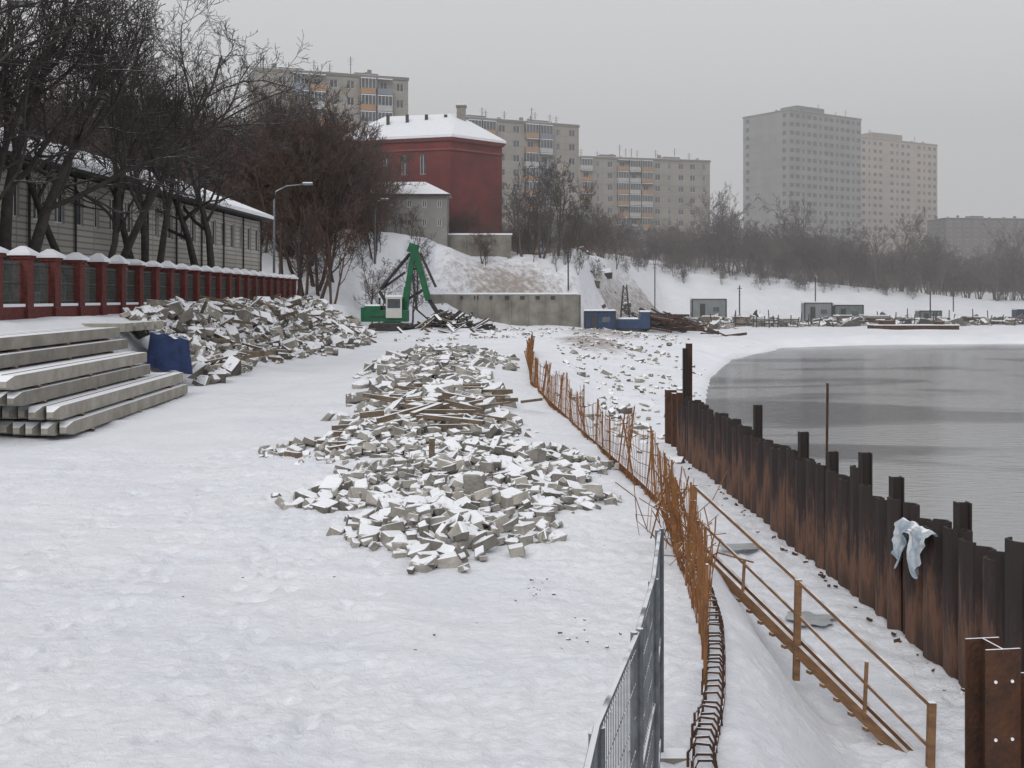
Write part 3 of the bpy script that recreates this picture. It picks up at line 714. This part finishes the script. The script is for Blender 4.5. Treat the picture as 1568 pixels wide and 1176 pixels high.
for k in range(5):
    z=1.5+k*.8; w=.6-(.39*(z-1)/4.6); w2=.6-(.39*(z+.8-1)/4.6)
    mb.tube([(x0-w,y0-w,z),(x0+w2,y0-w2,z+.8)],.04,4); mb.tube([(x0+w,y0-w,z),(x0-w2,y0-w2,z+.8)],.04,4); mb.tube([(x0-w,y0-w,z),(x0+w,y0-w,z)],.04,4)
mb.build('lattice_mast',[M['black_steel']],root)
mb=MB(); mb.box((x0+.4,y0,.4),(3.6,2.2,1.3)); mb.box((x0+2.6,y0,.9),(1.3,2,2.2)); mb.box((x0,y0,-.6),(4,2.2,.8),m=1); mb.box((x0+2.6,y0,2.1),(1.4,2.1,.2),m=2); mb.box((x0+.4,y0,1.15),(2.5,2.1,.2),m=2)
mb.build('rig_body',[M['blue_paint'],M['black_steel'],M['snow']],root)

# ------------------------------------------------------------------ lamps and poles
def lamp(x,y,zb,zt,arm,side=1):
    root=empty('street_lamp'); mb=MB()
    mb.tube([(x,y,zb),(x,y,zt-1.5),(x+.2*side,y,zt-.6),(x+arm*.4*side,y,zt-.1),(x+arm*side,y,zt+.1)],[.14,.1,.08,.07,.06],8)
    mb.build('pole',[M['galv']],root,smooth=True)
    h=MB(); h.box((x+(arm+.35)*side,y,zt+.1),(.95,.35,.2)); h.box((x+(arm+.35)*side,y,zt+.24),(.9,.33,.1),m=1)
    h.build('lamp_head',[M['galv'],M['snow']],root)
lamp(-23.0,110,3,14.8,2.9); lamp(-16.5,137,8,15.6,0.8)
lamp(-21.6,47,3,16,1.0)
mb=MB()
for x,y,zb,zt in((8.2,166,4,11),(16.2,200,0,9.5),(27,215,0,10),(60,225,0,8),(90,232,1,8),(40,200,-1,6),(75,204,-1,5)):
    mb.tube([(x,y,zb),(x,y,zt)],.12,6); mb.box((x,y,zt-.5),(.9,.1,.1))
mb.build('utility_poles',[M['black_steel']])

# ------------------------------------------------------------------ sheet pile wall
rm=bpy.data.materials.new('sheet_pile_rust'); rm.use_nodes=True; nt=rm.node_tree; N=nt.nodes; L=nt.links; b=N['Principled BSDF']
b.inputs['Roughness'].default_value=.85
g=N.new('ShaderNodeNewGeometry'); sp=N.new('ShaderNodeSeparateXYZ'); L.new(g.outputs['Position'],sp.inputs[0])
mp=N.new('ShaderNodeMapping'); mp.inputs['Scale'].default_value=(6,6,.7); L.new(g.outputs['Position'],mp.inputs['Vector'])
n1=N.new('ShaderNodeTexNoise'); n1.inputs['Scale'].default_value=1.3; n1.inputs['Detail'].default_value=7; n1.inputs['Roughness'].default_value=.78; L.new(mp.outputs['Vector'],n1.inputs['Vector'])
ma=N.new('ShaderNodeMath'); ma.operation='MULTIPLY_ADD'; L.new(n1.outputs['Fac'],ma.inputs[0]); ma.inputs[1].default_value=-4.4; ma.inputs[2].default_value=2.25
ad=N.new('ShaderNodeMath'); ad.operation='ADD'; L.new(sp.outputs['Z'],ad.inputs[0]); L.new(ma.outputs[0],ad.inputs[1])
ra=N.new('ShaderNodeMath'); ra.operation='MULTIPLY_ADD'; L.new(g.outputs['Random Per Island'],ra.inputs[0]); ra.inputs[1].default_value=.8; L.new(ad.outputs[0],ra.inputs[2])
cr=N.new('ShaderNodeValToRGB'); e=cr.color_ramp.elements; 
mrr=N.new('ShaderNodeMapRange'); mrr.inputs['From Min'].default_value=-1.5; mrr.inputs['From Max'].default_value=.9; L.new(ra.outputs[0],mrr.inputs['Value'])
L.new(mrr.outputs['Result'],cr.inputs['Fac'])
e[0].position=0; e[0].color=(.06,.037,.03,1); e[1].position=1; e[1].color=(.03,.022,.021,1)
for p_,c_ in((.2,(.09,.05,.035,1)),(.38,(.15,.078,.05,1)),(.5,(.10,.056,.042,1)),(.62,(.05,.033,.03,1)),(.8,(.033,.023,.022,1))):
    q_=e.new(p_); q_.color=c_
L.new(cr.outputs['Color'],b.inputs['Base Color'])
bp=N.new('ShaderNodeBump'); bp.inputs['Strength'].default_value=.5; bp.inputs['Distance'].default_value=.03; L.new(n1.outputs['Fac'],bp.inputs['Height']); L.new(bp.outputs['Normal'],b.inputs['Normal'])
mb=MB(); y=7.5; k=0
rs=random.Random(11)
def px(yy): return 7-0.0253*yy
while y<40:
    p=0.36; s=1 if k%2 else -1; d=.12*s
    zt=.50+rs.uniform(-.1,.1)
    if rs.random()<.16: zt+=rs.uniform(.12,.3)
    if rs.random()<.18: zt-=rs.uniform(.1,.3)
    prof=[(-.02,y),(d,y+.09),(d,y+p-.09),(-.02,y+p)]
    th=.022; jt=rs.uniform(-.04,.04)
    pf=[(px(yy)+a+jt,yy) for a,yy in prof]; pb=[(x_+th*2,yy) for x_,yy in pf]
    i0=len(mb.v)
    for (xx,yy) in pf+pb: mb.v.append((xx,yy,-4)); mb.v.append((xx,yy,zt))
    def vi(q_,top): return i0+2*q_+top
    def fa(a,b_,c,d_): mb.f.append((a,b_,c,d_)); mb.m.append(0); mb.uv.append([(0,0)]*4)
    for q_ in range(3):
        fa(vi(q_,0),vi(q_+1,0),vi(q_+1,1),vi(q_,1)); fa(vi(q_+4,0),vi(q_+5,0),vi(q_+5,1),vi(q_+4,1)); fa(vi(q_,1),vi(q_+1,1),vi(q_+5,1),vi(q_+4,1))
    fa(vi(0,0),vi(4,0),vi(4,1),vi(0,1)); fa(vi(3,0),vi(7,0),vi(7,1),vi(3,1))
    y+=p; k+=1
for yy,zt in((16.9,.95),(19.6,.9),(21.2,1.1),(25.3,1.0),(23.2,.85),(29.5,1.2),(40.0,2.2)):
    X_=px(yy)+.12; mb.box((X_,yy,(zt-3)/2),(.18,.03,zt+3)); mb.box((X_-.09,yy,(zt-3)/2),(.025,.2,zt+3)); mb.box((X_+.09,yy,(zt-3)/2),(.025,.2,zt+3))
mb.build('sheet_pile_wall',[rm])
mb=MB()
for yy,zt in((41.2,.3),(42,.1),(43,.2)): mb.box((6.2-.1*(yy-41),yy,-.6),(.4,.4,2.0+zt))
mb.tube([(6.3,40.5,-2),(6.3,40.5,2.35)],.12,8)
mb.tube([(7.3,26.5,-3),(7.35,26.5,2.0)],.03,6)
mb.build('mooring_posts',[M['rust_dark']])
mb=MB()
def hbeam(x,y,zt,w=.27,rz=0.2):
    R=Matrix.Rotation(rz,3,'Z'); zc=(zt-2.2)/2; H=zt+2.2
    for s_ in(-1,1):
        o=R@Vector((0,s_*w/2,0)); mb.box((x+o.x,y+o.y,zc),(w,.02,H),R=R)
    mb.box((x,y,zc),(.015,w-.02,H),R=R)
    for k in range(5):
        for s_ in(-.07,.07):
            o=R@Vector((s_,-w/2-.012,0)); mb.tube([(x+o.x,y+o.y+.004,zt-.25-k*.45),(x+o.x,y+o.y-.008,zt-.25-k*.45)],.013,8,m=1)
hbeam(3.8,9.0,1.26,.29,.15); hbeam(4.15,8.9,1.02,.27,.1)
mb.build('steel_h_beam_posts',[M['rust_dark'],M['snow']])

# ------------------------------------------------------------------ timber walkway
root=empty('timber_gangway'); mb=MB(); rl=MB()
A0=Vector((2.9,18.1,.02)); A1=Vector((4.95,13.1,-1.72)); d=(A1-A0); z=Vector((0,0,1))
sd_=Vector((-d.y,d.x,0)).normalized()
if sd_.x<0: sd_=-sd_
mb.beam(A0,A1,.06,.17); mb.beam(A0+sd_*.16,A1+sd_*.16,.05,.1)
n=19
for k in range(n):
    c=A0+d*((k+.5)/n)+z*-.11; mb.beam(c-sd_*.05,c+sd_*.2,.09,.045)
def post(t,h,ext=.35,w=.085):
    p=A0+d*t; rl.beam(p+Vector((-.03,0,-ext)),p+Vector((0,0,h)),w,w)
post(0.0,1.0,ext=.2); post(.50,.98,ext=.4); post(.97,.95,ext=.3); post(.76,.72,ext=0,w=.04); post(.26,.55,ext=0,w=.04)
rl.beam(A0+z*.97,A0+d*.5+z*.95,.035,.05); rl.beam(A0+d*.5+z*.95,A0+d*.97+z*.9,.035,.05)
rl.beam(A0+z*.5,A0+d*.5+z*.48,.025,.045); rl.beam(A0+d*.5+z*.48,A0+d*.97+z*.4,.025,.045)
mb.build('stringer_and_cleats',[M['wood']],root); rl.build('handrail',[M['wood']],root)

# ------------------------------------------------------------------ temporary mesh fence (near)
root=empty('temporary_mesh_fence'); mb=MB(); ms=MB()
pp=[(.18,4.0),(.40,5.36),(.75,6.83),(1.02,8.2),(1.27,9.8)]
for i,(x,y) in enumerate(pp):
    for o in(-.035,.035): mb.tube([(x+o*.6,y+o,-.02),(x+o*.6,y+o,2.0-.04*(i%2))],.022,8)
    mb.box((x,y,.0),(.5,.22,.14),m=1)
for i in range(len(pp)-1):
    a=Vector((*pp[i],0));b_=Vector((*pp[i+1],0)); dd=b_-a
    for zz_ in(.18,1.05,1.97): mb.tube([a+z*zz_,b_+z*zz_],.019,8)
    n=int(dd.length/.06)
    for k in range(1,n): ms.tube([a+dd*k/n+z*.18,a+dd*k/n+z*1.97],.0028,3)
    for zz_ in np.arange(.3,1.95,.2): ms.tube([a+z*zz_,b_+z*zz_],.0028,3)
mb.build('frames',[M['galv'],M['beam_concrete']],root); ms.build('wire_mesh',[M['galv']],root)

# ------------------------------------------------------------------ rusty rebar fence
root=empty('rusty_rebar_fence'); mb=MB(); ms=MB()
path=[(1.5,9.3),(1.9,11.2),(2.25,13.5),(2.45,16),(2.6,18.5),(2.78,21.4),(2.55,24.9),(2.1,31),(1.5,39.8),(.85,51.6),(1.0,66),(1.5,82)]
def pathpt(s):
    acc=0
    for i in range(len(path)-1):
        a=Vector(path[i]);b_=Vector(path[i+1]);l=(b_-a).length
        if acc+l>=s: return a.lerp(b_,(s-acc)/l)
        acc+=l
    return Vector(path[-1])
tot=sum((Vector(path[i+1])-Vector(path[i])).length for i in range(len(path)-1))
s=2.2; prev=None; rs=random.Random(5)
while s<tot:
    p=pathpt(s); zb=tz(p.x-.3,p.y)
    h=rs.uniform(1.05,1.55); lx=rs.gauss(0,.12); ly=rs.gauss(0,.12)
    top=Vector((p.x+lx,p.y+ly,zb+h)); bot=Vector((p.x,p.y,zb-.1))
    mb.tube([bot,top],.018 if p.y<45 else .028,5)
    if prev:
        pb,pt=prev
        for f in(.12,.3,.5,.7,.93):
            a=pb.lerp(pt,f);c=bot.lerp(top,f); mid=(a+c)/2+Vector((rs.gauss(0,.03),0,-.04-rs.random()*.05))
            mb.tube([a,mid,c],.008 if p.y<45 else .014,4)
        n=10
        for k in range(1,n):
            a=pb.lerp(bot,k/n); c=pt.lerp(top,k/n); ms.tube([a,c+Vector((rs.gauss(0,.03),0,rs.uniform(-.15,.08)))],.0055 if p.y<45 else .009,3)
    prev=(bot,top); s+=1.15
mb.build('posts_and_rails',[M['rust_orange']],root); ms.build('rebar_mesh',[M['rust_orange']],root)
kb=MB(); s=8
while s<tot-1:
    a=pathpt(s);c=pathpt(s+1); za=tz(a.x-.3,a.y);zc=tz(c.x-.3,c.y)
    kb.beam((a.x+.06,a.y,za+.05),(c.x+.06,c.y,zc+.05),.05,.16); s+=1
kb.build('kick_plate',[M['rust_dark']],root)
tg=MB()
for k in range(70):
    x=rs.gauss(2.6,.2); y=rs.uniform(14.5,19.8); zb=tz(x,y)
    a=Vector((x,y,zb+rs.uniform(0,.5))); c=a+Vector((rs.gauss(0,.3),rs.gauss(0,.6),rs.uniform(.1,1.0))); mid=(a+c)/2+Vector((rs.gauss(0,.1),0,rs.gauss(0,.1)))
    tg.tube([a,mid,c],rs.uniform(.005,.013),5)
for k in range(4):
    x=2.5+k*.1; tg.beam((x,17+k*.5,0),(x+rs.gauss(0,.2),17.3+k*.5,1.1),.05,.03)
tg.build('rebar_tangle',[M['rust_orange']])
rb=MB(); s=0.0
path2=[(1.35,7.0),(1.62,9.66),(1.95,11.0),(2.2,12.3),(2.42,13.6),(2.55,15),(2.62,17)]
def pt2(s):
    acc=0
    for i in range(len(path2)-1):
        a=Vector(path2[i]);b_=Vector(path2[i+1]);l=(b_-a).length
        if acc+l>=s: return a.lerp(b_,(s-acc)/l)
        acc+=l
    return None
pts=[]
while True:
    p=pt2(s)
    if p is None: break
    zb=tz(p.x-.25,p.y)
    j=rs.gauss(0,.02); hh=rs.uniform(-.03,.03)
    rb.tube([(p.x-.10+j,p.y,zb-.1),(p.x-.10+j,p.y,zb+.16),(p.x-.06,p.y+.02,zb+.22+hh),(p.x+.05,p.y+.02+j,zb+.22+hh),(p.x+.09,p.y+j,zb+.16),(p.x+.10-j,p.y,zb-.35)],.013,6)
    pts.append((p.x-.1,p.y,zb+.1)); s+=.17+rs.uniform(-.03,.03)
rb.tube(pts,.011,5); rb.tube([(a+.2,b_,c) for a,b_,c in pts],.011,5)
rb.build('bent_rebar_row',[M['rust_dark']])

def puddle(x,y,rx,ry,seed):
    mb=MB(); n=40; zb=tz(x,y)+.12; pts=[]
    for k in range(n):
        a=2*math.pi*k/n; r=1+.6*noise.noise(Vector((math.cos(a)*1.8,math.sin(a)*1.8,seed))); pts.append((x+rx*r*math.cos(a),y+ry*r*math.sin(a),zb))
    mb.quad(pts); mb.build('ice_puddle',[M['ice']])
puddle(5.0,25,.5,.3,1); puddle(5.1,19.4,.4,.4,2)

# ------------------------------------------------------------------ trees
def tree_mesh(name,seed,H,material,trunks=1,n1=11,n2=6,n3=6,n4=4,rmin=.012,spread=.6,up=.25,lean=(0,0),t0=.22,tr_=.019,pyr=.55):
    rs=random.Random(seed); mb=MB()
    def rec(p,d,L_,r,lev):
        segs=[8,6,4,3,2][lev]; pts=[p.copy()]; rad=[r]; dd=d.copy(); cur=p.copy()
        wob=[.09,.17,.2,.22,.2][lev]
        r1=max(rmin,r*(.22 if lev==0 else .3))
        for k in range(segs):
            dd=(dd+Vector((rs.gauss(0,wob),rs.gauss(0,wob),rs.gauss(0,wob)+up*.35))).normalized()
            cur=cur+dd*(L_/segs); pts.append(cur.copy()); rad.append(r+(r1-r)*(k+1)/segs)
        mb.tube(pts,rad,[8,6,4,3,3][lev],cap=False)
        if lev>=4: return
        n=[n1,n2,n3,n4][lev]
        for k in range(n):
            t=(t0 if lev==0 else .15)+(.98-(t0 if lev==0 else .15))*((k+rs.random())/n); t=min(t,.99)
            f=t*segs; i=min(int(f),segs-1); q=pts[i].lerp(pts[i+1],f-i)
            base=(pts[i+1]-pts[i]).normalized()
            perp=base.cross(Vector((rs.gauss(0,1),rs.gauss(0,1),rs.gauss(0,1)))).normalized()
            ang=rs.uniform(.45,.95)*(spread/.6)
            nd=(base*math.cos(ang)+perp*math.sin(ang)).normalized()
            ll=L_*rs.uniform(.38,.62)*(1.15-pyr*t if lev==0 else 1.0-.35*t)
            rr=max(rmin,rad[i]*rs.uniform(.45,.65))
            rec(q,nd,ll,rr,lev+1)
    for tnk in range(trunks):
        a=2*math.pi*tnk/max(1,trunks)+rs.random(); l=.0 if trunks==1 else rs.uniform(.15,.4)
        d=Vector((math.cos(a)*l+lean[0],math.sin(a)*l+lean[1],1)).normalized()
        rec(Vector((math.cos(a)*.2*(trunks>1),math.sin(a)*.2*(trunks>1),-.3)),d,H*rs.uniform(.8,1),tr_*H/(1+.25*(trunks-1)),0)
    me=bpy.data.meshes.new(name); me.from_pydata(mb.v,[],mb.f); me.materials.append(material)
    me.polygons.foreach_set('use_smooth',[True]*len(mb.f)); me.update()
    return me
near=[tree_mesh('bare_tree_a',21,16,M['bark_near'],3,10,7,6,4,.011,.62,.3,(.05,0),.34,.023),
      tree_mesh('bare_tree_b',22,17,M['bark_near'],2,12,7,6,4,.011,.7,.3,(.08,0),.36,.023),
      tree_mesh('bare_tree_c',23,15,M['bark_near'],3,8,7,6,4,.011,.72,.22,(-.05,0),.36,.023)]
mid=[tree_mesh('bare_tree_m%d'%k,40+k,13,mm,tr,9,5,5,4,.02,.66,.32,t0=.25,pyr=.35) for k,(mm,tr) in enumerate([(M['bark_brown'],2),(M['bark_mid'],1),(M['bark_brown'],3),(M['bark_mid'],2)])]
far=[tree_mesh('bare_tree_f%d'%k,60+k,H_,M['bark_far_hazed'],tr,n1_,6,5,4,.026,sp_,.22,t0=t_,pyr=.1) for k,(tr,n1_,sp_,t_,H_) in enumerate([(2,8,.8,.35,11),(3,7,.7,.3,11),(3,6,.85,.3,9),(1,8,.55,.35,15)])]
def put(me,name,x,y,s,parent=None,zs=1.0,dz=0):
    o=bpy.data.objects.new(name,me); scene.collection.objects.link(o)
    o.location=(x,y,tz(x,y)-.1+dz); o.rotation_euler=(random.uniform(-.06,.06),random.uniform(-.06,.06),random.uniform(0,6.28)); o.scale=(s,s,s*zs)
    if parent: o.parent=parent
    return o
for (x,y,s,k) in [(-21.9,46.5,1.0,0),(-22.4,51,1.05,1),(-22.3,60,1.1,2),(-22.2,70,1.1,0),(-22.0,82,1.05,1),(-26.5,42,1.15,2),(-29,50,1.2,1)]:
    put(near[k],'bare_tree',x,y,s)
for (x,y,s,k) in [(-19,120,.85,2),(-15.5,128,.6,0),(-12.5,141,.6,1),(-17,140,.8,2),(1.5,170,.95,1),(4.5,171,1.0,3),(7,173,.95,1),(10,178,.75,3),(3,177,1.05,3),(-21.5,113,.8,1),(-12.5,148,.6,3),(-19,158,.8,0),(-21,163,1.0,2),(-24,168,1.1,0),(-17,152,.6,2),(-20.5,150,1.0,1),(-22.5,156,1.1,0),(-18.5,145,.85,0),(-23,142,1.05,2),(-26,150,1.15,3)]:
    put(mid[k],'bare_tree',x,y,s)
hr=empty('hillside_tree_belt')
for k in range(120):
    x=random.uniform(-62,-20); y=random.uniform(122,195)
    if x>-27+max(0,(155-y))*.3 and y>145: continue
    put(random.choice(mid),'tree',x,y,random.uniform(.85,1.3),hr)
for k in range(14):
    x=random.uniform(-60,-38); y=random.uniform(60,120); put(random.choice(mid),'tree',x,y,random.uniform(.9,1.2),hr)
for k in range(26):
    x=random.uniform(-1,22); y=random.uniform(196,240); put(random.choice(mid),'tree',x,y,random.uniform(.45,.7),hr)
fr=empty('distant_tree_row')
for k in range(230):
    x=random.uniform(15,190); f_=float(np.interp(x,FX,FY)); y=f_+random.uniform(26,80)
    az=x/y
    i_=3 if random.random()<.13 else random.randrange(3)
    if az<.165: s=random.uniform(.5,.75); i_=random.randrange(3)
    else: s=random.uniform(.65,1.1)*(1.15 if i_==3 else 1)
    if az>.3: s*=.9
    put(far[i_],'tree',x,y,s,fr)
sh=empty('hillside_shrubs')
for k in range(60):
    x=random.uniform(-20,14); y=float(np.interp(x,FX,FY))+random.uniform(12,28); put(random.choice(mid),'shrub',x,y,random.uniform(.18,.35),sh)
for k in range(60):
    x=random.uniform(20,100); y=float(np.interp(x,FX,FY))+random.uniform(20,32); put(far[random.randrange(3)],'shrub',x,y,random.uniform(.2,.4),sh)

# ------------------------------------------------------------------ haze (homogeneous scattering volume over the far bank)
mb=MB(); mb.box((150,360,44),(900,480,108))
hm=bpy.data.materials.new('haze'); hm.use_nodes=True; nt=hm.node_tree; nt.nodes.remove(nt.nodes['Principled BSDF'])
vs=nt.nodes.new('ShaderNodeVolumeScatter'); vs.inputs['Density'].default_value=.0018; vs.inputs['Color'].default_value=(.99,.993,1,1)
nt.links.new(vs.outputs[0],nt.nodes['Material Output'].inputs['Volume'])
mb.build('haze',[hm])

# ------------------------------------------------------------------ world, sun, camera
w=bpy.data.worlds.new('World'); scene.world=w; w.use_nodes=True; nt=w.node_tree; N=nt.nodes; L=nt.links
bg=N['Background']; sky=N.new('ShaderNodeTexSky'); sky.sky_type='NISHITA'; sky.sun_disc=False
el=math.radians(35); rot=math.radians(200); sky.sun_elevation=el; sky.sun_rotation=rot
hs=N.new('ShaderNodeHueSaturation'); hs.inputs['Saturation'].default_value=.15; L.new(sky.outputs['Color'],hs.inputs['Color'])
mx=N.new('ShaderNodeMix'); mx.data_type='RGBA'; mx.inputs['Factor'].default_value=.9
L.new(hs.outputs['Color'],mx.inputs['A']); mx.inputs['B'].default_value=(7.35,7.4,7.6,1)
L.new(mx.outputs['Result'],bg.inputs['Color']); bg.inputs['Strength'].default_value=.1
sd=bpy.data.lights.new('sun','SUN'); sd.energy=1.2; sd.angle=math.radians(25); sd.color=(1,.98,.95)
so=bpy.data.objects.new('sun',sd); scene.collection.objects.link(so)
dirv=Vector((math.sin(rot)*math.cos(el),math.cos(rot)*math.cos(el),math.sin(el)))
so.rotation_euler=dirv.to_track_quat('Z','Y').to_euler()
cd=bpy.data.cameras.new('camera'); cd.lens=40; cd.sensor_width=36; cd.shift_y=-.085; cd.clip_end=6000; cd.clip_start=.1
co=bpy.data.objects.new('camera',cd); co.location=(0,0,4); co.rotation_euler=(math.radians(90),0,0); scene.collection.objects.link(co); scene.camera=co
